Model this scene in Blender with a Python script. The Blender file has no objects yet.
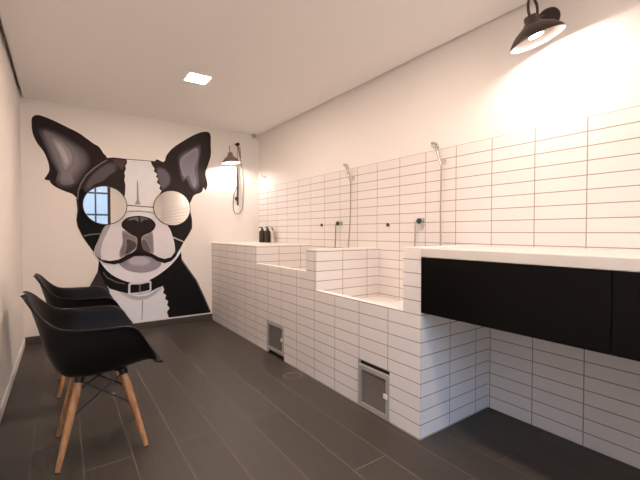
L_DOWN, L_BULB, L_FAR, L_SKY, EXPO = 275, 560, 470, 20.0, 0.03
import bpy, bmesh, math, random
from mathutils import Vector, Matrix
from mathutils.geometry import tessellate_polygon
random.seed(4)
S = bpy.context.scene
COL = S.collection
PI = math.pi

# ---------------------------------------------------------------- dimensions
XL, XR, YB, YF = -0.355, 2.478, 5.18, -1.60     # room
CH = 2.72                                        # ceiling height
XF = 1.746                                       # front face of the washing bench
TW, TH = 0.287, 0.083                            # wall tile pitch

# ---------------------------------------------------------------- materials
def srgb(r, g, b):
    f = lambda c: (c/255)/12.92 if c/255 <= .04045 else ((c/255+.055)/1.055)**2.4
    return (f(r), f(g), f(b), 1)

def newmat(name):
    m = bpy.data.materials.new(name); m.use_nodes = True
    return m, m.node_tree, m.node_tree.nodes['Principled BSDF']

def plain(name, col, rough=.5, metal=0, noise=.04, scale=12, bump=0, spec=.5, coat=0):
    m, nt, b = newmat(name)
    if len(col) == 3: col = (*col, 1)
    tc = nt.nodes.new('ShaderNodeTexCoord'); n = nt.nodes.new('ShaderNodeTexNoise')
    n.inputs['Scale'].default_value = scale; n.inputs['Detail'].default_value = 4
    nt.links.new(tc.outputs['Object'], n.inputs['Vector'])
    mx = nt.nodes.new('ShaderNodeMix'); mx.data_type = 'RGBA'
    mx.inputs[6].default_value = tuple(c*(1-noise) for c in col[:3])+(1,)
    mx.inputs[7].default_value = tuple(min(1, c*(1+noise)) for c in col[:3])+(1,)
    nt.links.new(n.outputs['Fac'], mx.inputs[0]); nt.links.new(mx.outputs[2], b.inputs['Base Color'])
    b.inputs['Roughness'].default_value = rough; b.inputs['Metallic'].default_value = metal
    b.inputs['Specular IOR Level'].default_value = spec
    b.inputs['Coat Weight'].default_value = coat
    if bump:
        bp = nt.nodes.new('ShaderNodeBump'); bp.inputs['Strength'].default_value = bump; bp.inputs['Distance'].default_value = .002
        nt.links.new(n.outputs['Fac'], bp.inputs['Height']); nt.links.new(bp.outputs['Normal'], b.inputs['Normal'])
    return m

def emit(name, col, strength):
    m, nt, b = newmat(name)
    b.inputs['Base Color'].default_value = (.9, .9, .9, 1)
    b.inputs['Emission Color'].default_value = (*col, 1); b.inputs['Emission Strength'].default_value = strength
    return m

def bricks(name, c1, c2, mortar, w, h, ms, offset=0, freq=2, rough=.3, mrough=.8, spec=.5, bump=.5, grain=None):
    """stack-bond / plank tiles; the UV map is in metres"""
    m, nt, b = newmat(name)
    uv = nt.nodes.new('ShaderNodeUVMap'); uv.uv_map = 'UVMap'
    br = nt.nodes.new('ShaderNodeTexBrick'); br.offset = offset; br.offset_frequency = freq; br.squash = 1
    I = br.inputs
    I['Color1'].default_value = c1; I['Color2'].default_value = c2; I['Mortar'].default_value = mortar
    I['Scale'].default_value = 1; I['Mortar Size'].default_value = ms; I['Mortar Smooth'].default_value = .15
    I['Bias'].default_value = 0; I['Brick Width'].default_value = w; I['Row Height'].default_value = h
    nt.links.new(uv.outputs['UV'], I['Vector'])
    out = br.outputs['Color']; b.inputs['Specular IOR Level'].default_value = spec
    if grain:
        mp = nt.nodes.new('ShaderNodeMapping'); mp.inputs['Scale'].default_value = grain
        ns = nt.nodes.new('ShaderNodeTexNoise'); ns.inputs['Scale'].default_value = 1; ns.inputs['Detail'].default_value = 5
        nt.links.new(uv.outputs['UV'], mp.inputs['Vector']); nt.links.new(mp.outputs['Vector'], ns.inputs['Vector'])
        rp = nt.nodes.new('ShaderNodeMapRange'); rp.inputs['To Min'].default_value = .8; rp.inputs['To Max'].default_value = 1.2
        nt.links.new(ns.outputs['Fac'], rp.inputs['Value'])
        mu = nt.nodes.new('ShaderNodeVectorMath'); mu.operation = 'SCALE'
        nt.links.new(out, mu.inputs[0]); nt.links.new(rp.outputs['Result'], mu.inputs['Scale'])
        out = mu.outputs['Vector']
    nt.links.new(out, b.inputs['Base Color'])
    mr = nt.nodes.new('ShaderNodeMapRange'); mr.inputs['To Min'].default_value = rough; mr.inputs['To Max'].default_value = mrough
    nt.links.new(br.outputs['Fac'], mr.inputs['Value']); nt.links.new(mr.outputs['Result'], b.inputs['Roughness'])
    inv = nt.nodes.new('ShaderNodeMath'); inv.operation = 'SUBTRACT'; inv.inputs[0].default_value = 1
    nt.links.new(br.outputs['Fac'], inv.inputs[1])
    bp = nt.nodes.new('ShaderNodeBump'); bp.inputs['Strength'].default_value = bump; bp.inputs['Distance'].default_value = .003
    nt.links.new(inv.outputs['Value'], bp.inputs['Height']); nt.links.new(bp.outputs['Normal'], b.inputs['Normal'])
    return m

def wood_mat():
    m, nt, b = newmat('beech_wood')
    tc = nt.nodes.new('ShaderNodeTexCoord'); mp = nt.nodes.new('ShaderNodeMapping'); mp.inputs['Scale'].default_value = (60, 60, 5)
    ns = nt.nodes.new('ShaderNodeTexNoise'); ns.inputs['Scale'].default_value = 1; ns.inputs['Detail'].default_value = 6
    cr = nt.nodes.new('ShaderNodeValToRGB')
    cr.color_ramp.elements[0].color = srgb(150, 100, 62); cr.color_ramp.elements[1].color = srgb(200, 148, 100)
    cr.color_ramp.elements[0].position = .3; cr.color_ramp.elements[1].position = .7
    nt.links.new(tc.outputs['Object'], mp.inputs['Vector']); nt.links.new(mp.outputs['Vector'], ns.inputs['Vector'])
    nt.links.new(ns.outputs['Fac'], cr.inputs['Fac']); nt.links.new(cr.outputs['Color'], b.inputs['Base Color'])
    b.inputs['Roughness'].default_value = .45
    return m

def glass_mat():
    m = bpy.data.materials.new('window_glass'); m.use_nodes = True; nt = m.node_tree
    nt.nodes.remove(nt.nodes['Principled BSDF']); out = nt.nodes['Material Output']
    t = nt.nodes.new('ShaderNodeBsdfTransparent'); t.inputs['Color'].default_value = (.92, .95, .97, 1)
    g = nt.nodes.new('ShaderNodeBsdfGlossy'); g.inputs['Roughness'].default_value = .02
    fr = nt.nodes.new('ShaderNodeFresnel'); fr.inputs['IOR'].default_value = 1.45
    mx = nt.nodes.new('ShaderNodeMixShader')
    nt.links.new(fr.outputs['Fac'], mx.inputs['Fac']); nt.links.new(t.outputs[0], mx.inputs[1]); nt.links.new(g.outputs[0], mx.inputs[2])
    nt.links.new(mx.outputs[0], out.inputs['Surface'])
    return m

M = {}
M['paint'] = plain('wall_paint', (.80, .765, .735), .85, noise=.015, scale=3, bump=.06)
M['ceiling'] = plain('ceiling_paint', (.90, .87, .845), .9, noise=.012, scale=2)
M['tile'] = bricks('white_wall_tile', (.765, .735, .72, 1), (.735, .705, .69, 1), (.33, .27, .235, 1), TW, TH, .0032, rough=.28, bump=.55)
M['floor'] = bricks('grey_plank_tile', (.044, .0375, .031, 1), (.052, .045, .037, 1), (.105, .091, .077, 1), 1.2, .232, .005,
                    offset=.33, freq=2, rough=.45, spec=.3, bump=.25, grain=(2.5, 40, 1))
M['skirt'] = plain('grey_skirting_tile', (.06, .049, .041), .45, noise=.12, scale=6)
M['white_skirt'] = plain('white_skirting', (.82, .80, .77), .5)
M['basin'] = plain('white_basin', (.84, .82, .80), .3)
M['worktop'] = plain('cream_worktop', (.63, .595, .55), .35, noise=.03, scale=20)
M['black_gloss'] = plain('black_gloss_laminate', (.003, .0027, .0025), .3, noise=.2, scale=4, spec=.12)
M['recess_shade'] = plain('painted_recess_shade', (.02, .018, .016), .9)  # near-black colour standing in for shade inside the vent openings
M['steel'] = plain('brushed_steel', (.55, .53, .50), .38, 1, noise=.08, scale=30)
M['alu'] = plain('grey_aluminium', (.44, .42, .395), .5, .3, noise=.06, scale=20)
M['mesh'] = plain('dull_louvre_metal', (.15, .138, .125), .5, .3, noise=.1, scale=40)
M['chrome'] = plain('chrome', (.75, .74, .73), .12, 1, noise=.02)
M['hose'] = plain('steel_hose', (.40, .37, .33), .4, .7, noise=.1, scale=90)
M['plastic'] = plain('black_chair_plastic', (.0055, .0047, .0042), .42, noise=.12, scale=20, bump=.05, spec=.14)
M['wire'] = plain('black_wire', (.012, .011, .011), .4, .4)
M['wood'] = wood_mat()
M['far_shade'] = plain('worn_grey_metal', (.22, .18, .155), .35, .5, noise=.15, scale=15)
M['bronze'] = plain('dark_bronze_metal', (.045, .030, .026), .38, .5, noise=.15, scale=15)
M['lining'] = plain('dull_lining', (.50, .44, .41), .5)
M['shade_inner'] = plain('white_enamel', (.80, .77, .74), .4)
M['amber'] = plain('brown_bottle', (.030, .016, .010), .22, noise=.1)
M['bottle_clear'] = plain('pale_bottle', (.55, .50, .46), .3)
M['pump'] = plain('black_pump', (.012, .012, .012), .4)
M['green_knob'] = plain('dark_green_knob', (.010, .055, .045), .3)
M['red_cap'] = plain('dark_red_cap', (.16, .012, .012), .4)
M['cable'] = plain('dark_cable', (.05, .04, .036), .6)
M['white_plastic'] = plain('white_plastic', (.72, .69, .66), .45)
M['frame'] = plain('black_window_frame', (.006, .006, .007), .5)
M['mullion'] = plain('blue_grey_bar', (.035, .06, .10), .45)
M['glass'] = glass_mat()
M['mirror'] = plain('mirror', (.97, .96, .94), .01, 1, noise=0)
M['drain'] = plain('drain_cover', (.11, .095, .082), .4, .4, noise=.1, scale=20)

# ---------------------------------------------------------------- mesh helpers
def box(bm, a, b):
    (x0, y0, z0), (x1, y1, z1) = a, b
    v = [bm.verts.new(p) for p in ((x0,y0,z0),(x1,y0,z0),(x1,y1,z0),(x0,y1,z0),(x0,y0,z1),(x1,y0,z1),(x1,y1,z1),(x0,y1,z1))]
    return [bm.faces.new([v[i] for i in f]) for f in ((0,3,2,1),(4,5,6,7),(0,1,5,4),(1,2,6,5),(2,3,7,6),(3,0,4,7))]

def frame_from(d):
    d = Vector(d).normalized()
    u = d.orthogonal().normalized(); return u, d.cross(u).normalized(), d

def tube(bm, pts, r, n=10, caps=True, closed=False):
    pts = [Vector(p) for p in pts]; rs = r if isinstance(r, (list, tuple)) else [r]*len(pts)
    rings = []; u = None; N = len(pts)
    for i, p in enumerate(pts):
        if closed: d = pts[(i+1) % N]-pts[i-1]
        else: d = pts[min(i+1, N-1)]-pts[max(i-1, 0)]
        d.normalize()
        if u is None: u = d.orthogonal().normalized()
        else: u = (u-d*u.dot(d)).normalized()
        w = d.cross(u)
        rings.append([bm.verts.new(p+rs[i]*(math.cos(2*PI*k/n)*u+math.sin(2*PI*k/n)*w)) for k in range(n)])
    for i in range(N if closed else N-1):
        a, b = rings[i], rings[(i+1) % N]
        for k in range(n): bm.faces.new((a[k], a[(k+1) % n], b[(k+1) % n], b[k]))
    if caps and not closed:
        bm.faces.new(rings[0][::-1]); bm.faces.new(rings[-1])

def lathe(bm, prof, n=32, loc=(0,0,0), axis=(0,0,1), close_ends=False):
    """prof: (radius, height) pairs turned about axis through loc"""
    u, w, d = frame_from(axis); loc = Vector(loc); rings = []
    for r, h in prof:
        if r < 1e-6: rings.append([bm.verts.new(loc+d*h)])
        else: rings.append([bm.verts.new(loc+d*h+r*(math.cos(2*PI*k/n)*u+math.sin(2*PI*k/n)*w)) for k in range(n)])
    for a, b in zip(rings, rings[1:]):
        for k in range(n):
            q = [a[k % len(a)], a[(k+1) % len(a)], b[(k+1) % len(b)], b[k % len(b)]]
            s = []
            for x in q:
                if x not in s: s.append(x)
            if len(s) > 2: bm.faces.new(s)
    return rings

def spline(pts, n=8, closed=False):
    P = [Vector(p) for p in pts]; out = []; N = len(P)
    for i in range(N if closed else N-1):
        if closed: p0, p1, p2, p3 = P[i-1], P[i], P[(i+1) % N], P[(i+2) % N]
        else: p0, p1, p2, p3 = P[max(i-1,0)], P[i], P[i+1], P[min(i+2,N-1)]
        for k in range(n):
            t = k/n
            out.append(.5*((2*p1)+(p2-p0)*t+(2*p0-5*p1+4*p2-p3)*t*t+(3*p1-p0-3*p2+p3)*t**3))
    if not closed: out.append(P[-1])
    return out

def boxuv(me, off=(0,0,0)):
    """UV in metres from world axes, v always up on walls"""
    uv = me.uv_layers.new(name='UVMap')
    for p in me.polygons:
        n = p.normal; ax = max(range(3), key=lambda i: abs(n[i]))
        for li in p.loop_indices:
            c = me.vertices[me.loops[li].vertex_index].co
            if ax == 0: q = (c.y-off[1], c.z-off[2])
            elif ax == 1: q = (c.x-off[0], c.z-off[2])
            else: q = (c.y-off[1], c.x-off[0])
            uv.data[li].uv = q

def obj(name, bm, mats, parent=None, smooth=False, uvoff=None, bevel=0, recalc=True, sub=0, solid=0):
    """link one mesh object; vertices are given in world metres, or in the parent's frame when parent is set"""
    if recalc: bmesh.ops.recalc_face_normals(bm, faces=bm.faces)
    me = bpy.data.meshes.new(name); bm.to_mesh(me); bm.free()
    for m in (mats if isinstance(mats, (list, tuple)) else [mats]): me.materials.append(m)
    if uvoff is not None: boxuv(me, uvoff)
    o = bpy.data.objects.new(name, me); COL.objects.link(o)
    if parent: o.parent = parent
    if smooth:
        for p in me.polygons: p.use_smooth = True
    if solid:
        s = o.modifiers.new('solid', 'SOLIDIFY'); s.thickness = solid; s.offset = 0
    if sub:
        s = o.modifiers.new('sub', 'SUBSURF'); s.levels = sub; s.render_levels = sub
    if bevel:
        s = o.modifiers.new('bevel', 'BEVEL'); s.width = bevel; s.segments = 2; s.limit_method = 'ANGLE'; s.angle_limit = .7
    if smooth and not sub:
        for e in me.edges: pass
        try: me.set_sharp_from_angle(angle=math.radians(38))
        except Exception: pass
    return o

def tag(o, label, cat, group=None):
    o['label'] = label; o['category'] = cat
    if group: o['group'] = group
    return o

def thing(name, label, cat, loc=(0,0,0), rz=0, group=None):
    e = bpy.data.objects.new(name, None); COL.objects.link(e); e.location = loc; e.rotation_euler = (0,0,rz)
    e.empty_display_size = .1
    return tag(e, label, cat, group)

def struct(o): o['kind'] = 'structure'; return o

def dup(root, loc, label):
    r = root.copy(); COL.objects.link(r); r.location = loc; r['label'] = label
    for ch in list(root.children):
        c = ch.copy(); COL.objects.link(c); c.parent = r
        for g in list(ch.children):
            d = g.copy(); COL.objects.link(d); d.parent = c
    return r
NB = bmesh.new

# ---------------------------------------------------------------- the room
bm = NB(); box(bm, (XL-.1, YF-.1, -.1), (XR+.1, YB+.1, 0)); struct(obj('floor', bm, M['floor'], uvoff=(.08-.232*4, 1.46-1.2*6, 0)))

bm = NB(); G = .03
box(bm, (XL+G, YF, CH), (XR-.013, YB-.006, CH+.03))              # the dropped panel, a shadow gap left along the walls
box(bm, (XL-.1, YF-.1, CH+.09), (XR+.1, YB+.1, CH+.15))      # the slab above
struct(obj('ceiling', bm, M['ceiling']))

bm = NB(); box(bm, (XL-.1, YF-.1, 0), (XL, YB+.1, CH+.09)); struct(obj('wall_left', bm, M['paint']))
bm = NB(); box(bm, (XL, YB, 0), (XR, YB+.1, CH+.09)); struct(obj('wall_back', bm, M['paint']))
bm = NB(); TZ = 1.91
box(bm, (XR, YF-.1, TZ), (XR+.1, YB+.1, CH+.09))
fs = box(bm, (XR, YF-.1, 0), (XR+.1, YB+.1, TZ))
for f in fs: f.material_index = 1
struct(obj('wall_right', bm, [M['paint'], M['tile']], uvoff=(0, 1.437-TW*30, TZ-TH*23)))

# the wall behind, with its tall glazed opening
WX0, WX1, WZ = -.20, 1.14, 2.62
bm = NB()
box(bm, (XL, YF-.1, 0), (WX0, YF, CH+.09)); box(bm, (WX1, YF-.1, 0), (XR, YF, CH+.09)); box(bm, (WX0, YF-.1, WZ), (WX1, YF, CH+.09))
struct(obj('wall_front', bm, M['paint']))
bm = NB()
box(bm, (WX0, YF-.08, 0), (WX0+.07, YF-.01, WZ)); box(bm, (WX1-.07, YF-.08, 0), (WX1, YF-.01, WZ))
box(bm, (WX0, YF-.08, WZ-.06), (WX1, YF-.01, WZ)); box(bm, (WX0, YF-.08, 0), (WX1, YF-.01, .06))
win = struct(obj('window_1', bm, M['frame']))
bm = NB()
for x in (.12, .45, .78): box(bm, (x-.02, YF-.06, .06), (x+.02, YF-.03, WZ-.06))
for z in (.55, 1.14, 1.73, 2.33): box(bm, (WX0+.07, YF-.058, z-.025), (WX1-.07, YF-.032, z+.025))
obj('glazing_bars', bm, M['mullion'], win)
bm = NB(); box(bm, (WX0+.07, YF-.047, .06), (WX1-.07, YF-.043, WZ-.06)); obj('pane', bm, M['glass'], win)

bm = NB(); box(bm, (XL+.013, YB-.012, 0), (XF-.001, YB, .088)); struct(obj('baseboard_back', bm, M['skirt'], bevel=.002))
bm = NB(); box(bm, (XL, YF, 0), (XL+.012, YB, .07)); struct(obj('baseboard_left', bm, M['white_skirt'], bevel=.002))

# ---------------------------------------------------------------- tiled washing bench with two basins
YS = 1.448                                              # near end of the bench
T1 = (2.707, 3.72, .902, .70); T2 = (1.587, 2.552, .755, .64)     # y0, y1, sill height, basin floor
HT, HP = 1.097, 1.152                                  # bench top, near pier top
E = .002
bench = thing('washing_bench', 'long white-tiled dog washing bench with two stepped cut-out basins along the wall', 'bench', (XF, YS, 0))
def rel(p, o): return tuple(a-b for a, b in zip(p, o))
BO = (XF, YS, 0)
# profile of the front in (y, z): solid front skin 0.1 thick with openings, cross walls and filled blocks
XW = XF+.055
V1 = (3.10, 3.455, .0, .335); V2 = (1.70, 2.01, .0, .335)   # openings for the vents
YE = YB-E; FX = XR-E
def filled(x, y, z):
    T = T1 if T1[0] < y < T1[1] else T2 if T2[0] < y < T2[1] else None
    top = T[2] if T else (HP if y < T2[0] else HT)
    if z > top or (T and x > XW and z > T[3]-.04): return False
    for V in (V1, V2):
        if V[0] < y < V[1] and z < V[3] and x < XF+.035: return False
    return True
gx = [XF, XF+.035, XW, FX]
gy = sorted({YS, *T1[:2], *T2[:2], *V1[:2], *V2[:2], YE})
gz = sorted({0, V1[3], T1[3]-.04, T2[3]-.04, T1[2], T2[2], HT, HP})
mid = lambda g, i: (g[i]+g[i+1])/2
def cell(i, j, k):
    if not (0 <= i < len(gx)-1 and 0 <= j < len(gy)-1 and 0 <= k < len(gz)-1): return False
    return filled(mid(gx, i), mid(gy, j), mid(gz, k))
bm = NB(); VV = {}
def vert(i, j, k):
    if (i, j, k) not in VV: VV[i, j, k] = bm.verts.new(rel((gx[i], gy[j], gz[k]), BO))
    return VV[i, j, k]
for i in range(len(gx)-1):
    for j in range(len(gy)-1):
        for k in range(len(gz)-1):
            if not cell(i, j, k): continue
            for d, q in (((-1,0,0), ((0,0,0),(0,0,1),(0,1,1),(0,1,0))), ((1,0,0), ((1,0,0),(1,1,0),(1,1,1),(1,0,1))),
                         ((0,-1,0), ((0,0,0),(1,0,0),(1,0,1),(0,0,1))), ((0,1,0), ((0,1,0),(0,1,1),(1,1,1),(1,1,0))),
                         ((0,0,-1), ((0,0,0),(0,1,0),(1,1,0),(1,0,0))), ((0,0,1), ((0,0,1),(1,0,1),(1,1,1),(0,1,1)))):
                if not cell(i+d[0], j+d[1], k+d[2]): bm.faces.new([vert(i+a, j+b, k+c) for a, b, c in q])
obj('tiled_body', bm, M['tile'], bench, uvoff=(0, 1.42-YS-TW*3+.01, .005-TH*2), recalc=False)
for T in (T1, T2):
    bm = NB()
    box(bm, rel((XW, T[0], T[3]-.04), BO), rel((FX, T[1], T[3]), BO))
    yc = (T[0]+T[1])/2
    b = obj('basin_floor', bm, M['basin'], bench)
    bm = NB(); lathe(bm, [(0, .004), (.03, .004), (.036, 0), (0, 0)], 20, rel((2.10, yc, T[3]), BO)); obj('basin_drain', bm, M['steel'], b)
    bm = NB(); box(bm, rel((XF+.001, T[0]+.001, T[2]), BO), rel((XW, T[1]-.001, T[2]+.004), BO)); obj('sill_cap', bm, M['basin'], bench)
bm = NB(); box(bm, rel((XF, T1[1], HT), BO), rel((FX, YB-E, HT+.004), BO)); obj('top_cap', bm, M['basin'], bench)
bm = NB(); box(bm, rel((XF, T2[1], HT), BO), rel((FX, T1[0], HT+.004), BO)); obj('top_cap', bm, M['basin'], bench)
bm = NB(); box(bm, rel((XF, YS, HP), BO), rel((FX, T2[0], HP+.004), BO)); obj('top_cap', bm, M['basin'], bench)
# metal louvred vent doors
def vent(y0, y1, z0, z1, rough_gap):
    bm = NB(); x0, x1 = XF-.006, XF+.016; t = .032
    box(bm, rel((x0, y0, z0), BO), rel((x1, y0+t, z1), BO)); box(bm, rel((x0, y1-t, z0), BO), rel((x1, y1, z1), BO))
    box(bm, rel((x0, y0+t, z0), BO), rel((x1, y1-t, z0+t), BO)); box(bm, rel((x0, y0+t, z1-t), BO), rel((x1, y1-t, z1), BO))
    f = obj('vent_door', bm, M['alu'], bench, bevel=.002)
    f['label'] = rough_gap
    bm = NB(); n = 13; h = (z1-z0-2*t)/n
    for i in range(n):
        z = z0+t+h*(i+.5)
        vs = [bm.verts.new(rel(p, BO)) for p in ((XF-.002, y0+t, z-h*.22), (XF-.002, y1-t, z-h*.22), (XF+.010, y1-t, z+h*.22), (XF+.010, y0+t, z+h*.22))]
        vs2 = [bm.verts.new(v.co+Vector((.0015, 0, -.0015))) for v in vs]
        bm.faces.new(vs); bm.faces.new(vs2[::-1])
        for k in range(4): bm.faces.new((vs[k], vs2[k], vs2[(k+1) % 4], vs[(k+1) % 4]))
    obj('louvres', bm, M['mesh'], f)
    bm = NB(); zc = (z0+z1)/2+.01
    box(bm, rel((x0-.012, y0+.012, zc-.016), BO), rel((x0, y0+.044, zc+.016), BO)); obj('latch', bm, M['white_plastic'], f, bevel=.003)
vent(V2[0], V2[1], .004, .305, 'louvred metal vent door with a black gap above')
vent(V1[0], V1[1], .045, .335, 'louvred metal vent door with a black gap below')
for V in (V1, V2):
    bm = NB(); box(bm, rel((XF+.024, V[0]+.001, .001), BO), rel((XF+.034, V[1]-.001, V[3]-.001), BO)); obj('vent_shade_panel', bm, M['recess_shade'], bench)  # dark backing panel, the opening's shade put into its colour

# ---------------------------------------------------------------- black floating cabinet and its worktop
CY0, CZ0, CZ1 = -.55, .770, 1.100
cab = thing('floating_cabinet', 'long glossy black cabinet floating on the tiled wall under the cream worktop', 'cabinet', (XF, CY0, CZ0))
CO = (XF, CY0, CZ0)
bm = NB(); box(bm, rel((XF+.02, CY0, CZ0), CO), rel((XR-.001, YS+.0003, CZ1), CO)); obj('carcass', bm, M['black_gloss'], cab)
for a, b in ((CY0, .518), (.521, YS-E)):
    bm = NB(); box(bm, rel((XF, a, CZ0), CO), rel((XF+.018, b, CZ1-.001), CO)); obj('drawer_front', bm, M['black_gloss'], cab, bevel=.0012)
bm = NB(); box(bm, (XF-.006, CY0-.01, CZ1+.001), (XR-.001, YS, 1.154))
tag(obj('worktop', bm, M['worktop'], bevel=.004), 'thick cream worktop slab lying on the black floating cabinet', 'worktop')

# ---------------------------------------------------------------- floor drain
d = thing('floor_drain', 'round grey floor drain set in the floor near the bench foot', 'drain', (1.632, 2.737, 0))
bm = NB(); lathe(bm, [(.085, 0), (.085, .003), (.066, .0035), (.064, .001), (.064, 0)], 36); obj('rim', bm, M['drain'], d, True)
bm = NB(); lathe(bm, [(0, .0032), (.03, .0035), (.052, .0025), (.054, 0)], 36); obj('cover', bm, M['skirt'], d, True)

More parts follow.
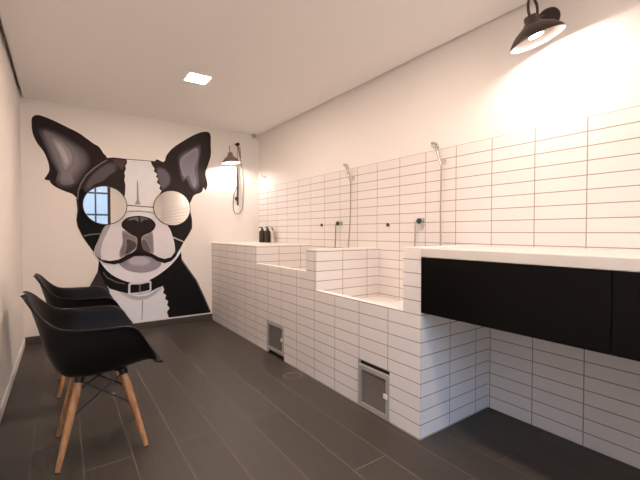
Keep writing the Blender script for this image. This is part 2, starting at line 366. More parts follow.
# ---------------------------------------------------------------- recessed ceiling lights
def downlight(x, y, lab):
    t = thing('ceiling_downlight', lab, 'ceiling light', (x, y, CH), 0, 'square ceiling downlights')
    s = .095; bm = NB()
    for a, b in (((-s-.008, -s-.008), (s+.008, -s)), ((-s-.008, s), (s+.008, s+.008)), ((-s-.008, -s), (-s, s)), ((s, -s), (s+.008, s))):
        box(bm, (*a, -.005), (*b, 0))
    obj('trim_frame', bm, M['white_plastic'], t)
    bm = NB(); box(bm, (-s, -s, -.003), (s, s, -.0005)); obj('diffuser', bm, M['diffuser'], t)
MURAL = [
 ('ear',None,(0.026,0.018,0.019),[(-0.257,2.464),(-0.247,2.519),(-0.208,2.549),(-0.15,2.543),(-0.051,2.511),(0.05,2.467),(0.176,2.411),(0.262,2.352),(0.328,2.305),(0.384,2.273),(0.429,2.199),(0.462,2.15),(0.472,1.945),(0.334,1.73),(0.232,1.605),(0.145,1.656),(0.108,1.692),(0.041,1.718),(-0.041,1.757),(-0.09,1.799),(-0.104,1.832),(-0.12,1.833),(-0.15,1.845),(-0.129,1.887),(-0.105,1.95),(-0.117,2.048),(-0.155,2.153),(-0.212,2.243),(-0.249,2.346)],1,1),
 ('inner_ear','ear',(0.138,0.126,0.146),[(-0.192,2.391),(-0.132,2.413),(-0.033,2.391),(0.09,2.322),(0.217,2.238),(0.281,2.142),(0.28,2.039),(0.213,1.917),(0.147,1.809),(0.063,1.76),(-0.02,1.771),(-0.049,1.832),(-0.029,1.92),(-0.087,2.051),(-0.135,2.192),(-0.177,2.308)],1,2),
 ('ear_tone','ear',(0.22,0.203,0.224),[(-0.147,2.37),(-0.057,2.35),(0.045,2.291),(0.14,2.218),(0.198,2.108),(0.167,1.988),(0.107,1.901),(0.126,1.833),(0.039,1.803),(-0.007,1.834),(0.003,1.926),(-0.042,2.058),(-0.095,2.199)],1,3),
 ('ear_tone','ear',(0.325,0.301,0.328),[(-0.084,2.324),(-0.002,2.302),(0.083,2.222),(0.125,2.111),(0.104,2.016),(0.051,1.942),(0.018,2.008),(-0.013,2.13),(-0.058,2.226)],1,4),
 ('ear_highlight','ear',(0.466,0.442,0.471),[(-0.044,2.266),(0.007,2.248),(0.058,2.154),(0.081,2.056),(0.055,2.016),(0.015,2.111)],1,5),
 ('ear',None,(0.028,0.022,0.021),[(1.007,2.161),(1.115,2.174),(1.15,2.264),(1.233,2.374),(1.381,2.494),(1.519,2.591),(1.635,2.647),(1.716,2.652),(1.742,2.599),(1.742,2.482),(1.742,2.335),(1.698,2.185),(1.664,2.077),(1.684,1.973),(1.691,1.908),(1.662,1.834),(1.636,1.872),(1.605,1.804),(1.501,1.752),(1.449,1.648),(1.315,1.48),(1.125,1.673)],1,1),
 ('inner_ear','ear#1',(0.138,0.129,0.17),[(1.293,2.256),(1.355,2.338),(1.467,2.404),(1.583,2.47),(1.609,2.396),(1.581,2.25),(1.566,2.093),(1.579,1.912),(1.565,1.846),(1.514,1.818),(1.451,1.864),(1.402,1.963),(1.351,1.933),(1.316,2.045),(1.3,2.156)],1,2),
 ('ear_highlight','ear#1',(0.228,0.22,0.276),[(1.329,2.222),(1.441,2.337),(1.544,2.4),(1.555,2.275),(1.506,2.113),(1.533,1.961),(1.514,1.869),(1.477,1.918),(1.438,2.03),(1.377,2.0),(1.341,2.075)],1,3),
 ('body',None,(0.007,0.007,0.008),[(0.367,0.972),(0.361,0.864),(0.349,0.771),(0.305,0.674),(0.26,0.588),(0.198,0.444),(0.146,0.261),(0.115,0.088),(0.474,0.094),(1.154,0.106),(1.731,0.105),(1.623,0.378),(1.532,0.582),(1.419,0.752),(1.333,0.883),(1.322,1.02),(1.184,1.143),(0.485,1.152)],0,1),
 ('shoulder','body',(0.048,0.038,0.041),[(0.366,0.839),(0.349,0.768),(0.31,0.674),(0.265,0.581),(0.208,0.443),(0.156,0.259),(0.135,0.092),(0.517,0.1),(0.467,0.453),(0.447,0.565),(0.395,0.692)],0,2),
 ('shoulder_rim','body',(0.1,0.094,0.101),[(1.333,0.883),(1.419,0.752),(1.532,0.582),(1.623,0.378),(1.726,0.125),(1.709,0.127),(1.609,0.371),(1.517,0.572),(1.405,0.739),(1.323,0.865)],0,2),
 ('chest','body',(0.776,0.806,0.873),[(0.447,0.59),(0.468,0.543),(0.484,0.445),(0.509,0.362),(0.551,0.262),(0.572,0.096),(1.159,0.106),(1.135,0.185),(1.17,0.234),(1.139,0.278),(1.152,0.33),(1.114,0.361),(1.127,0.413),(1.09,0.443),(1.103,0.495),(1.075,0.564),(0.932,0.523),(0.699,0.518)],0,3),
 ('chest_crease','body',(0.345,0.35,0.406),[(0.834,0.429),(0.85,0.427),(0.845,0.272),(0.837,0.124),(0.827,0.124),(0.83,0.274)],0,4),
 ('chest_shade','body',(0.466,0.469,0.55),[(0.565,0.518),(0.664,0.458),(0.813,0.418),(0.955,0.443),(1.078,0.524),(1.028,0.462),(0.931,0.399),(0.812,0.373),(0.675,0.419)],1,5),
 ('chin','body',(0.76,0.769,0.831),[(0.367,0.948),(0.402,0.849),(0.481,0.743),(0.588,0.665),(0.719,0.608),(0.814,0.598),(0.933,0.632),(1.076,0.716),(1.203,0.822),(1.298,0.939),(1.325,1.033),(1.183,1.063),(0.819,1.071),(0.484,1.03)],1,4),
 ('collar',None,(0.008,0.008,0.009),[(0.366,0.888),(0.396,0.796),(0.454,0.707),(0.554,0.643),(0.675,0.604),(0.803,0.586),(0.933,0.602),(1.018,0.647),(1.155,0.744),(1.179,0.622),(1.075,0.532),(1.013,0.512),(0.931,0.471),(0.799,0.451),(0.673,0.477),(0.569,0.514),(0.468,0.559),(0.416,0.654),(0.365,0.767)],0,6),
 ('collar_sheen','collar',(0.1,0.091,0.101),[(0.407,0.77),(0.454,0.702),(0.554,0.638),(0.643,0.609),(0.643,0.594),(0.55,0.619),(0.448,0.683),(0.406,0.749)],0,7),
 ('buckle','collar',(0.624,0.665,0.769),([(0.679,0.593),(0.705,0.614),(0.814,0.605),(0.927,0.625),(0.947,0.605),(0.947,0.496),(0.931,0.474),(0.813,0.456),(0.698,0.455),(0.676,0.477)],[(0.702,0.574),(0.715,0.588),(0.814,0.58),(0.913,0.597),(0.925,0.589),(0.926,0.511),(0.917,0.496),(0.813,0.482),(0.71,0.479),(0.7,0.493)]),0,8),
 ('buckle_prong','collar',(0.121,0.12,0.138),[(0.8,0.586),(0.821,0.584),(0.822,0.468),(0.801,0.47)],0,8),
 ('head',None,(0.031,0.023,0.022),[(0.404,2.096),(0.462,2.15),(0.528,2.164),(0.659,2.163),(0.829,2.167),(1.007,2.17),(1.115,2.174),(1.293,1.95),(1.423,1.715),(1.448,1.552),(1.474,1.415),(1.473,1.301),(1.423,1.209),(1.356,1.107),(1.312,1.02),(1.256,0.941),(1.119,0.866),(0.817,0.867),(0.482,0.87),(0.369,0.924),(0.309,1.014),(0.259,1.095),(0.202,1.195),(0.154,1.312),(0.142,1.391),(0.156,1.508),(0.145,1.631),(0.154,1.723),(0.179,1.816),(0.241,1.932),(0.321,2.023)],0,5),
 ('cheek','head',(0.006,0.007,0.008),[(0.174,1.743),(0.167,1.626),(0.174,1.509),(0.157,1.391),(0.169,1.309),(0.207,1.203),(0.266,1.095),(0.316,1.01),(0.372,0.93),(0.42,1.031),(0.508,1.336),(0.598,1.585),(0.385,1.685),(0.244,1.783)],0,6),
 ('cheek','head',(0.016,0.014,0.014),[(1.435,1.62),(1.463,1.415),(1.465,1.305),(1.419,1.216),(1.352,1.114),(1.299,1.034),(1.246,0.968),(1.184,1.21),(1.123,1.409),(1.252,1.612)],0,6),
 ('head_rim','head',(0.144,0.139,0.15),[(0.153,1.632),(0.158,1.723),(0.183,1.816),(0.243,1.929),(0.321,2.018),(0.403,2.09),(0.464,2.134),(0.464,2.114),(0.408,2.072),(0.331,2.002),(0.255,1.916),(0.197,1.808),(0.173,1.72),(0.167,1.633)],0,7),
 ('brow','head',(0.1,0.089,0.095),[(0.224,1.77),(0.265,1.879),(0.358,1.995),(0.474,2.091),(0.56,2.1),(0.57,2.015),(0.483,1.934),(0.419,1.862),(0.325,1.813),(0.253,1.73)],1,7),
 ('brow','head',(0.082,0.055,0.048),[(0.528,2.145),(0.668,2.156),(0.658,2.086),(0.63,2.021),(0.597,2.042),(0.538,2.097)],1,7),
 ('brow','head',(0.121,0.114,0.138),[(1.031,2.092),(1.129,2.082),(1.191,1.995),(1.19,1.889),(1.102,1.803),(1.065,1.866),(1.029,1.968)],1,7),
 ('blaze','head',(0.713,0.725,0.749),[(0.677,2.155),(0.681,2.113),(0.661,2.073),(0.667,2.037),(0.649,1.985),(0.657,1.949),(0.648,1.898),(0.66,1.837),(0.655,1.737),(0.643,1.649),(0.62,1.561),(0.608,1.449),(1.037,1.46),(1.014,1.576),(1.039,1.721),(1.084,1.789),(1.053,1.819),(1.068,1.86),(1.024,1.896),(1.041,1.943),(1.013,1.973),(1.032,2.005),(0.989,2.036),(0.999,2.072),(0.968,2.118),(0.953,2.162)],0,8),
 ('forehead_crease','head',(0.306,0.281,0.298),[(0.788,1.897),(0.801,1.898),(0.811,1.658),(0.83,1.601),(0.761,1.598),(0.785,1.656)],0,9),
 ('nose_bridge','head',(0.138,0.114,0.124),[(0.642,1.594),(0.812,1.584),(1.002,1.576),(1.002,1.563),(0.812,1.571),(0.642,1.579)],0,9),
 ('nose_bridge','head',(0.212,0.182,0.196),[(0.619,1.492),(0.709,1.517),(0.812,1.523),(0.941,1.514),(1.025,1.492),(1.025,1.48),(0.941,1.499),(0.811,1.508),(0.709,1.502),(0.619,1.477)],0,9),
 ('muzzle','head',(0.69,0.673,0.729),[(0.575,1.461),(0.664,1.5),(0.823,1.512),(0.965,1.503),(1.062,1.46),(1.154,1.333),(1.195,1.254),(1.237,1.098),(1.242,0.975),(1.192,0.909),(1.109,0.89),(1.036,0.916),(0.956,0.968),(0.818,0.995),(0.723,0.985),(0.656,0.952),(0.572,0.903),(0.482,0.891),(0.395,0.911),(0.334,0.964),(0.318,1.025),(0.353,1.133),(0.415,1.274),(0.478,1.326)],1,9),
 ('muzzle_tone','head',(0.386,0.368,0.413),[(0.425,1.305),(0.359,1.142),(0.324,1.024),(0.341,0.964),(0.387,0.928),(0.382,1.008),(0.411,1.141),(0.487,1.324)],1,10),
 ('muzzle_tone','head',(0.183,0.167,0.196),[(0.622,1.259),(0.706,1.225),(0.783,1.17),(0.778,1.072),(0.715,0.998),(0.647,0.962),(0.597,0.939),(0.587,1.005),(0.621,1.119)],1,10),
 ('muzzle_tone','head',(0.212,0.198,0.229),[(0.843,1.199),(0.902,1.218),(0.962,1.25),(0.976,1.103),(0.972,0.977),(0.9,0.992),(0.842,1.071)],1,10),
 ('muzzle_tone','head',(0.069,0.059,0.066),[(0.66,1.175),(0.739,1.149),(0.782,1.11),(0.772,1.047),(0.703,0.986),(0.636,0.956),(0.659,1.062)],1,11),
 ('muzzle_tone','head',(0.121,0.108,0.124),[(0.831,1.148),(0.878,1.16),(0.925,1.069),(0.948,0.978),(0.889,0.992),(0.83,1.045)],1,11),
 ('nose','head',(0.022,0.016,0.017),[(0.61,1.337),(0.624,1.383),(0.671,1.427),(0.736,1.448),(0.803,1.456),(0.881,1.447),(0.95,1.421),(0.995,1.374),(1.004,1.331),(0.978,1.276),(0.918,1.233),(0.859,1.207),(0.834,1.17),(0.834,1.097),(0.857,1.025),(0.936,0.971),(0.818,0.963),(0.715,0.973),(0.766,1.028),(0.784,1.085),(0.782,1.176),(0.728,1.212),(0.669,1.256),(0.623,1.3)],1,12),
 ('nose_sheen','head',(0.138,0.132,0.153),[(0.674,1.407),(0.742,1.435),(0.799,1.441),(0.806,1.378),(0.764,1.405),(0.707,1.395)],1,13),
 ('nose_sheen','head',(0.11,0.108,0.124),[(0.818,1.441),(0.881,1.433),(0.928,1.41),(0.869,1.404),(0.833,1.372)],1,13),
 ('tongue','head',(0.296,0.271,0.334),[(0.58,0.878),(0.68,0.923),(0.749,0.965),(0.888,0.96),(0.96,0.925),(1.069,0.848),(1.031,0.778),(0.934,0.738),(0.816,0.732),(0.701,0.758),(0.612,0.814)],1,8),
 ('tongue_tone','head',(0.454,0.436,0.517),[(0.669,0.886),(0.726,0.934),(0.818,0.943),(0.9,0.921),(0.947,0.874),(0.899,0.824),(0.805,0.816),(0.713,0.833)],1,9),
 ('mouth','head',(0.013,0.01,0.012),[(0.336,0.961),(0.395,0.915),(0.482,0.896),(0.572,0.908),(0.656,0.957),(0.723,0.99),(0.818,0.995),(0.956,0.973),(1.036,0.921),(1.109,0.895),(1.192,0.915),(1.243,0.98),(1.285,0.987),(1.252,0.92),(1.194,0.862),(1.112,0.837),(1.02,0.87),(0.947,0.923),(0.876,0.944),(0.748,0.946),(0.68,0.908),(0.602,0.864),(0.514,0.852),(0.429,0.875),(0.367,0.918)],0,13),
 ('temple_arm','head',(0.16,0.167,0.187),[(0.212,1.21),(0.288,1.229),(0.401,1.238),(0.401,1.226),(0.288,1.214),(0.22,1.196)],0,13),
 ('temple_arm','head',(0.466,0.497,0.55),[(1.222,1.189),(1.287,1.158),(1.365,1.122),(1.357,1.11),(1.28,1.142),(1.217,1.173)],0,13),
 ('whisker_spot','head',(0.454,0.392,0.413),[(0.51,1.078),(0.517,1.085),(0.523,1.078),(0.516,1.07)],0,11),
 ('whisker_spot','head',(0.454,0.392,0.413),[(0.559,1.096),(0.566,1.103),(0.572,1.095),(0.565,1.088)],0,11),
 ('whisker_spot','head',(0.454,0.392,0.413),[(0.542,1.034),(0.549,1.041),(0.555,1.034),(0.548,1.026)],0,11),
 ('whisker_spot','head',(0.454,0.392,0.413),[(1.089,1.145),(1.096,1.152),(1.103,1.144),(1.096,1.137)],0,11),
 ('whisker_spot','head',(0.454,0.392,0.413),[(1.125,1.065),(1.133,1.072),(1.14,1.064),(1.133,1.057)],0,11),
]
SOFT = {'inner_ear': (.018,.013,.012), 'ear_tone': (.16,.14,.14), 'ear_highlight': (.30,.26,.26), 'muzzle_tone': (.36,.32,.31), 'tongue_tone': (.30,.26,.29), 'brow': (.03,.021,.019), 'nose_sheen': (.022,.015,.014), 'chest_shade': (.70,.68,.68)}
M['diffuser'] = emit('lit_diffuser', (1, .77, .625), L_DOWN)
M['bulb'] = emit('lit_bulb', (1, .84, .76), L_BULB)
M['bulb_far'] = emit('lit_far_bulb', (1, .86, .77), L_FAR)
downlight(1.085, 3.59, 'square lit downlight recessed in the ceiling in front of the dog mural')
downlight(1.085, 1.75, 'square fill light added out of view in the ceiling beside the big barn lamp')  # added light out of view, repeats the visible one to brighten the room
downlight(1.085, -.10, 'square fill light added out of view in the ceiling nearest the glazed opening')  # another unseen fill light, added for more ambient brightness

# ---------------------------------------------------------------- near wall lamp
LO = Vector((XR, 1.083, 2.56))
lamp = thing('wall_lamp', 'large dark bronze barn lamp with a gooseneck high on the right wall', 'lamp', LO)
bm = NB(); lathe(bm, [(0, .022), (.058, .022), (.066, .017), (.070, .008), (.070, 0), (0, 0)], 36, (0,0,0), (-1,0,0)); obj('wall_plate', bm, M['bronze'], lamp, True)
def shade(parent, mouth, axis, R, H, mat, neck=.028, lin=None, n=40):
    """dome with its opening at mouth; axis points from mouth to neck"""
    prof = [(R, 0), (R, .006), (R*.97, .016), (R*.88, H*.26), (R*.72, H*.45), (R*.52, H*.60), (R*.36, H*.72), (neck*1.15, H*.82), (neck, H*.86)]
    inner = [(r-.003, h+.0005) for r, h in prof]
    bm = NB(); lathe(bm, prof+[(neck, H), (neck*.9, H+.012), (0, H+.012)], n, mouth, axis); o = obj('lamp_shade', bm, mat, parent, True)
    bm = NB(); lathe(bm, [(R, 0)]+inner+[(0, H*.86)], n, mouth, axis); obj('shade_lining', bm, lin, o, True)
    return o
mouth = Vector((2.262, 1.045, 2.357))-LO
ax = Vector((-.28, .18, 1)).normalized()
sh = shade(lamp, mouth, ax, .143, .128, M['bronze'], .036, M['lining'])
neck = mouth+ax*.138
bm = NB(); lathe(bm, [(0, 0), (.016, 0), (.017, .03), (.036, .062), (.040, .070), (.036, .072), (0, .072)], 28, mouth+ax*.098, -ax); bl = obj('bulb', bm, M['shade_inner'], lamp, True)
bm = NB(); lathe(bm, [(0, .0745), (.020, .0742), (.035, .0725), (0, .0722)], 28, mouth+ax*.098, -ax); obj('bulb_face', bm, M['bulb'], bl, True)
top = Vector((-.115, .005, .105))
bm = NB(); tube(bm, spline([neck-ax*.01, neck+ax*.035, Vector((neck.x-.008, neck.y+.006, neck.z+.09)), Vector((neck.x+.03, neck.y+.004, neck.z+.125)), Vector((neck.x+.075, neck.y, neck.z+.095)), Vector((neck.x+.095, neck.y, neck.z+.03)), Vector((-.06, 0, .004)), (-.018, 0, 0)], 8), .0075, 12); obj('gooseneck', bm, M['bronze'], lamp, True)

# ---------------------------------------------------------------- far wall lamp
FO = Vector((2.124, YB, 1.66))
fl = thing('arm_lamp', 'small articulated arm lamp with a lit white shade on the mural wall', 'lamp', FO)
bm = NB(); lathe(bm, [(0, .02), (.025, .02), (.03, .014), (.03, 0), (0, 0)], 24, (0, 0, .08), (0,-1,0)); obj('wall_bracket', bm, M['bronze'], fl, True)
A0, A1, A2 = Vector((0, -.045, -.02)), Vector((-.012, -.05, .54)), Vector((-.003, -.055, .868))
bm = NB(); tube(bm, [A0, A0.lerp(A1, .5)+Vector((.006, 0, 0)), A1], .013, 12); tube(bm, [(0, -.02, .08), (.002, -.05, .08)], .010, 10)
obj('lower_arm', bm, M['bronze'], fl, True)
bm = NB(); tube(bm, [A1, A2], .0032, 8); obj('upper_arm', bm, M['bronze'], fl, True)
bm = NB(); pts = []
for i in range(161):
    t = i/160; a = 2*PI*20*t; p = (A2+Vector((.03, 0, -.03))).lerp(A2+Vector((.045, 0, -.19)), t)
    pts.append(p+Vector((math.cos(a)*.007, math.sin(a)*.007, 0)))
tube(bm, pts, .0018, 6); obj('spring', bm, M['cable'], fl, True)
bm = NB(); lathe(bm, [(0, -.02), (.024, -.02), (.024, .02), (0, .02)], 20, A2, (0,1,0)); obj('elbow_joint', bm, M['bronze'], fl, True)
fm = Vector((1.971, 5.00, 2.222))-FO
fax = Vector((-.10, 0, 1)).normalized()
shade(fl, fm, fax, .125, .135, M['far_shade'], .035, M['shade_inner'])
fn = fm+fax*.140
bm = NB(); tube(bm, spline([fn, fn+fax*.03, A2+Vector((-.07, .12, .01)), A2], 6), .007, 10); obj('shade_arm', bm, M['bronze'], fl, True)
bm = NB(); lathe(bm, [(0, 0), (.014, 0), (.028, .03), (.032, .055), (.024, .078), (0, .098)], 18, fm+fax*.115, -fax); obj('bulb', bm, M['bulb_far'], fl, True)
bm = NB(); tube(bm, spline([A2+Vector((.01,.02,-.01)), (.05, -.03, .66), (.085, -.02, .46), (.10, -.012, .33), (.095, -.012, .10), (.085, -.012, -.06), (.03, -.012, -.135), (-.03, -.012, -.13), (-.058, -.012, -.04), (-.05, -.012, .12), (-.02, -.02, .20), (-.004, -.04, .28)], 8), .0042, 8)
obj('cable', bm, M['cable'], fl, True)

# ---------------------------------------------------------------- shower fittings of the two basins
XS = XR-.058
def hand_shower(yh, ytap, ybend, lab, zb):
    t = thing('hand_shower', lab, 'shower', (XR, yh, 1.80), 0, 'hand showers over the basins')
    bm = NB(); tube(bm, [(0, 0, 0), (-.03, 0, 0)], [.022, .018], 16); tube(bm, [(-.028, 0, -.018), (-.032, 0, .022)], .017, 16); obj('wall_holder', bm, M['chrome'], t, True)
    p0 = Vector((-.04, 0, -.03)); p1 = Vector((-.058, .035, .115))
    bm = NB(); tube(bm, spline([p0, p0.lerp(p1, .5), p1], 6), [.010]*3+[.009]*3+[.011]*7, 12); h = obj('handle', bm, M['chrome'], t, True)
    bm = NB(); a = Vector((-.75, .25, -.9)).normalized(); c = p1+Vector((-.006, .004, .018))
    lathe(bm, [(0, .016), (.030, .016), (.037, .010), (.036, .0), (.016, -.016), (0, -.020)], 24, c, a); obj('spray_head', bm, M['chrome'], t, True)
    L = Vector((XR, yh, 1.80)); zl = zb
    pts = [p0+Vector((0, 0, .01)), p0+Vector((0, 0, -.10)), Vector((-.04, .004, -.40)), Vector((-.045, ybend, -.70)), Vector((-.06, ybend+.01, zl-1.80+.22)), Vector((-.09, (ytap-yh)*.35+ybend*.6, zl-1.80+.03)), Vector((-.09, (ytap-yh)*.7, zl-1.80+.03)), Vector((-.06, ytap-yh-.005, zl-1.80+.22)), Vector((-.044, ytap-yh, 1.20-1.80)), Vector((-.042, ytap-yh, 1.318-1.80))]
    bm = NB(); tube(bm, spline(pts, 10), .0062, 8); obj('hose', bm, M['hose'], t, True)
hand_shower(1.829, 2.084, .0, 'chrome hand shower with hose above the nearer basin', T2[3])
hand_shower(2.935, 3.184, .028, 'chrome hand shower with hose above the farther basin', T1[3])
def tap(y, lab):
    t = thing('wall_tap', lab, 'tap', (XR, y, 1.342), 0, 'wall taps over the basins')
    bm = NB(); lathe(bm, [(0, .008), (.022, .008), (.028, .003), (.028, 0), (0, 0)], 24, (0,0,0), (-1,0,0)); tube(bm, [(-.005, 0, 0), (-.040, 0, 0)], .013, 14)
    tube(bm, spline([(-.030, .004, 0), (-.034, .034, .002), (-.040, .046, -.006), (-.042, .048, -.030)], 5), .010, 12); obj('tap_body', bm, M['chrome'], t, True)
    bm = NB(); lathe(bm, [(0, .026), (.016, .026), (.023, .021), (.025, .006), (.020, 0), (0, 0)], 10, (-.038, 0, 0), (-1, 0, 0))
    obj('knob', bm, M['green_knob'], t, True)
tap(2.036, 'chrome wall tap with dark green knob above the nearer basin')
tap(3.136, 'chrome wall tap with dark green knob above the farther basin')
def cap(y, z, lab):
    t = thing('outlet_cap', lab, 'pipe cap', (XR, y, z), 0, 'red pipe caps over the basins')
    bm = NB(); lathe(bm, [(0, .006), (.024, .006), (.026, .003), (.026, 0), (0, 0)], 24, (0,0,0), (-1,0,0)); obj('collar', bm, M['shade_inner'], t, True)
    bm = NB(); lathe(bm, [(0, .022), (.013, .022), (.018, .018), (.018, .006), (0, .006)], 16, (0,0,0), (-1,0,0)); obj('plug', bm, M['red_cap'], t, True)
cap(2.43, 1.317, 'dark red round pipe cap on the tiles above the nearer basin')
cap(3.488, 1.331, 'dark red round pipe cap on the tiles above the farther basin')

# small fittings in the far corner
t = thing('wall_hook', 'small grey metal hook high on the right wall near the far corner', 'hook', (XR, 4.943, 2.065))
bm = NB(); lathe(bm, [(0, .006), (.022, .006), (.024, 0), (0, 0)], 20, (0,0,0), (-1,0,0)); obj('plate', bm, M['steel'], t, True)
bm = NB(); tube(bm, spline([(-.004, 0, 0), (-.04, 0, -.004), (-.055, 0, .012), (-.052, 0, .032)], 6), .007, 10); obj('prong', bm, M['steel'], t, True)
t = thing('corner_sensor', 'small pale sensor on a bracket at the ceiling above the far corner', 'sensor', (2.385, YB, 2.675))
bm = NB(); box(bm, (-.018, -.030, .010), (.018, 0, .045)); tube(bm, [(0, -.008, .004), (0, -.04, .012)], .008, 10); obj('bracket', bm, M['alu'], t, True)
bm = NB(); lathe(bm, [(0, 0), (.024, .002), (.028, .014), (.028, .042), (.020, .055), (0, .058)], 20, (.02, -.045, .014), (-1, -.35, 0)); obj('housing', bm, M['alu'], t, True)

# ---------------------------------------------------------------- soap bottles on the far end of the bench
def bottle(loc, lab, mat, r, h, rz):
    t = thing('pump_bottle', lab, 'bottle', loc, rz, 'pump bottles on the far end of the bench')
    bm = NB(); lathe(bm, [(0, 0), (r*.92, 0), (r, .006), (r, h*.66), (r*.93, h*.73), (r*.62, h*.80), (r*.40, h*.83), (r*.40, h*.87), (0, h*.87)], 24); obj('bottle_body', bm, mat, t, True)
    bm = NB(); lathe(bm, [(0, h*.86), (r*.46, h*.86), (r*.46, h*.92), (r*.2, h*.93), (r*.2, h*1.0), (0, h)], 16)
    tube(bm, spline([(0, 0, h*.985), (-r*.5, 0, h*.995), (-r*1.0, 0, h*.965)], 5), r*.16, 8); obj('pump', bm, M['pump'], t, True)
zt = HT+.0046
bottle((2.352, 4.80, zt), 'leftmost of the three pump bottles, dark brown, on the bench end', M['amber'], .046, .215, .3)
bottle((2.375, 4.68, zt), 'middle one of the three pump bottles, dark brown, on the bench end', M['amber'], .046, .215, .5)
bottle((2.41, 4.60, zt), 'pale slim pump bottle beside the two dark brown ones', M['bottle_clear'], .024, .205, .2)

# ---------------------------------------------------------------- chairs
SP = [(.272,.478),(.258,.495),(.195,.490),(.06,.468),(-.08,.464),(-.175,.50),(-.235,.60),(-.270,.72),(-.306,.83),(-.333,.915)]
RM = [(.262,.15,.482),(.252,.235,.518),(.192,.300,.645),(.125,.322,.740),(0,.330,.752),(-.12,.322,.757),(-.205,.285,.775),(-.265,.232,.828),(-.308,.165,.886),(-.334,.075,.918)]
CT = [(.272,.09,.479),(.255,.210,.494),(.195,.270,.480),(.085,.292,.442),(-.085,.298,.425),(-.20,.295,.450),(-.258,.26,.58),(-.285,.185,.715),(-.314,.11,.835),(-.338,.04,.918)]
def chair_shell():
    bm = NB(); n = 4; nu = 9
    sp = spline([(a, 0, c) for a, c in SP], n); rm = spline(RM, n); ct = spline(CT, n)
    rows = []
    for s, r, c in zip(sp, rm, ct):
        half = []
        c1 = s.lerp(c, .80); c2 = r.lerp(c, .72)
        for k in range(nu+1):
            t = k/nu; u = 1-t
            half.append(u**3*s+3*u*u*t*c1+3*u*t*t*c2+t**3*r)
        o = Vector((r.x*.75+.02, r.y, 0)).normalized()
        half.append(r+o*.010+Vector((0,0,.001))); half.append(r+o*.020+Vector((0,0,-.005)))
        row = [Vector((p.x, -p.y, p.z)) for p in half[:0:-1]]+half
        rows.append(row)
    # rolled lip at the front, curled edge at the top of the back
    f = rows[0]
    rows.insert(0, [Vector((p.x+.014, p.y*1.01, p.z-.014)) for p in f]); rows.insert(0, [Vector((p.x+.032, p.y*1.02, p.z-.018)) for p in f]); rows.insert(0, [Vector((p.x+.044, p.y*1.03, p.z-.008)) for p in f])
    rows.append([Vector((p.x-.010, p.y*.98, p.z+.004)) for p in rows[-1]])
    G = [[bm.verts.new(p) for p in r] for r in rows]
    for a, b in zip(G, G[1:]):
        for k in range(len(a)-1): bm.faces.new((a[k], a[k+1], b[k+1], b[k]))
    return bm
chair = thing('armchair', 'black plastic tub armchair on wooden legs, the nearer of the two', 'chair', (.178, 2.527, 0), 0, 'black shell armchairs by the left wall')
shell = obj('seat_shell', chair_shell(), M['plastic'], chair, True, solid=.008, sub=1)
FT, TP, ZT = .213, .105, .452
def legp(sx, sy, z):
    t = z/ZT; return Vector((sx*(FT+(TP-FT)*t), sy*(.208+(.115-.208)*t), z))
for sx in (-1, 1):
    for sy in (-1, 1):
        bm = NB(); tube(bm, [legp(sx, sy, z) for z in (.006, .012, .10, .22, .34, .43)], [.010, .0125, .0155, .0185, .0205, .0205], 14)
        lg = obj('leg', bm, M['wood'], chair, True)
        bm = NB(); tube(bm, [legp(sx, sy, 0), legp(sx, sy, .007)], .011, 12); obj('glide', bm, M['wire'], lg, True)
        bm = NB(); tube(bm, [legp(sx, sy, .425), legp(sx, sy, .455)], [.0225, .024], 14); a = legp(sx, sy, .452)
        tube(bm, [a, a*.7+Vector((0,0,.452*.3+.006))], .008, 8); obj('leg_bracket', bm, M['wire'], lg, True)
bm = NB(); C4 = [(-1,-1),(1,-1),(1,1),(-1,1)]
for i in range(4):
    a, b = C4[i], C4[(i+1) % 4]
    tube(bm, [legp(*a, .25), legp(*b, .435)], .005, 8); tube(bm, [legp(*b, .25), legp(*a, .435)], .005, 8)
for a, b in ((C4[0], C4[2]), (C4[1], C4[3])): tube(bm, [legp(*a, .44), legp(*b, .44)], .006, 8)
obj('wire_brace', bm, M['wire'], chair, True)
dup(chair, (.178, 3.585, 0), 'black plastic tub armchair half hidden behind the nearer armchair')

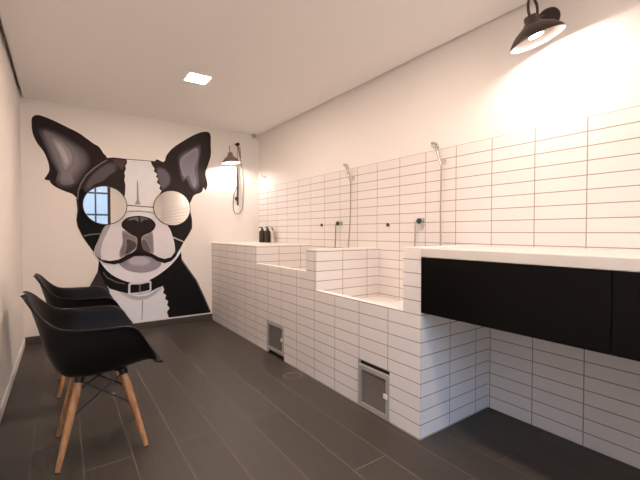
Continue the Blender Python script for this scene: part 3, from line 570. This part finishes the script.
# ---------------------------------------------------------------- the dog painted on the far wall
MO = Vector((.75, YB, .09))
mural = thing('dog_mural', 'big black and white dog in round mirror glasses painted on the far wall', 'mural', MO)
CM = {}
made = {}
for name, par, col, pts, smooth, layer in MURAL:
    steps = 6 if name in SOFT else 1
    cols = [col] if steps == 1 else [tuple(round(b+(c-b)*(i+1)/steps, 3) for b, c in zip(SOFT[name], col)) for i in range(steps)]
    for c in cols:
        if c not in CM: CM[c] = plain('mural_paint', c, .85, noise=.06, scale=9, spec=.15)
    y = YB-.0012*layer-MO.y
    bm = NB()
    def P(p): return Vector((p[0]-MO.x, y, p[1]-MO.z))
    if name == 'buckle':
        o, i = [[bm.verts.new(P(p)) for p in q] for q in pts]
        for k in range(len(o)): bm.faces.new((o[k], o[(k+1) % len(o)], i[(k+1) % len(i)], i[k]))
    else:
        q = [P(p) for p in pts]
        if smooth: q = spline(q, 5, True)
        mean = sum(q, Vector())/len(q)
        for i in range(steps):
            s = 1 if steps == 1 else 1.04-.26*i/(steps-1)
            qs = [Vector((mean.x+(p.x-mean.x)*s, p.y-.00018*i, mean.z+(p.z-mean.z)*s)) for p in q]
            vs = [bm.verts.new(p) for p in qs]
            for tri in tessellate_polygon([qs]): bm.faces.new([vs[k] for k in tri]).material_index = i
    for f in bm.faces:
        f.normal_update()
        if f.normal.y > 0: f.normal_flip()
    p = mural if par is None else made[par]
    ob = obj(name, bm, [CM[c] for c in cols], p, recalc=False)
    if par is None:
        k = name
        if k in made: k = name+'#1'
        made[k] = ob
for cx, cz in ((.440, 1.573), (1.213, 1.568)):
    bm = NB(); lathe(bm, [(0, .024), (.2265, .024), (.229, .022), (.229, 0), (0, 0)], 64, (cx-MO.x, 0, cz-MO.z), (0,-1,0))
    ln = obj('mirror_lens', bm, M['mirror'], mural)
    bm = NB(); tube(bm, [(cx-MO.x+.2315*math.cos(a*PI/32), -.019, cz-MO.z+.2315*math.sin(a*PI/32)) for a in range(64)], .005, 8, closed=True); obj('lens_rim', bm, M['bronze'], ln, True)

# ---------------------------------------------------------------- daylight, camera, view
w = bpy.data.worlds.new('daylight'); S.world = w; w.use_nodes = True
bg = w.node_tree.nodes['Background']
bg.inputs['Strength'].default_value = 1
wn = w.node_tree; tc = wn.nodes.new('ShaderNodeTexCoord'); sx = wn.nodes.new('ShaderNodeSeparateXYZ'); cr = wn.nodes.new('ShaderNodeValToRGB')
wn.links.new(tc.outputs['Generated'], sx.inputs[0]); wn.links.new(sx.outputs['Z'], cr.inputs['Fac']); wn.links.new(cr.outputs['Color'], bg.inputs['Color'])
E0 = cr.color_ramp.elements; E0[0].position = .0; E0[0].color = (7.0, 6.2, 5.4, 1); E0[1].position = .4; E0[1].color = (.50*L_SKY, .70*L_SKY, L_SKY, 1)
for p, c in ((.002, (.70, .86, 1.12, 1)), (.17, (.78, .95, 1.25, 1))):
    e = E0.new(p); e.color = c

cam = bpy.data.cameras.new('camera'); co = bpy.data.objects.new('camera', cam); COL.objects.link(co)
cam.sensor_fit = 'HORIZONTAL'; cam.sensor_width = 36; cam.lens = 369/640*36; cam.clip_start = .02
co.location = (0, 0, 1.25); co.rotation_euler = (math.radians(90-1.24), 0, math.radians(-35))
S.camera = co
S.view_settings.view_transform = 'Standard'; S.view_settings.look = 'None'
S.view_settings.exposure = EXPO; S.view_settings.gamma = 1; S.view_settings.use_curve_mapping = False
S.cycles.use_denoising = True
S.cycles.max_bounces = 10; S.cycles.diffuse_bounces = 6; S.cycles.sample_clamp_indirect = 6
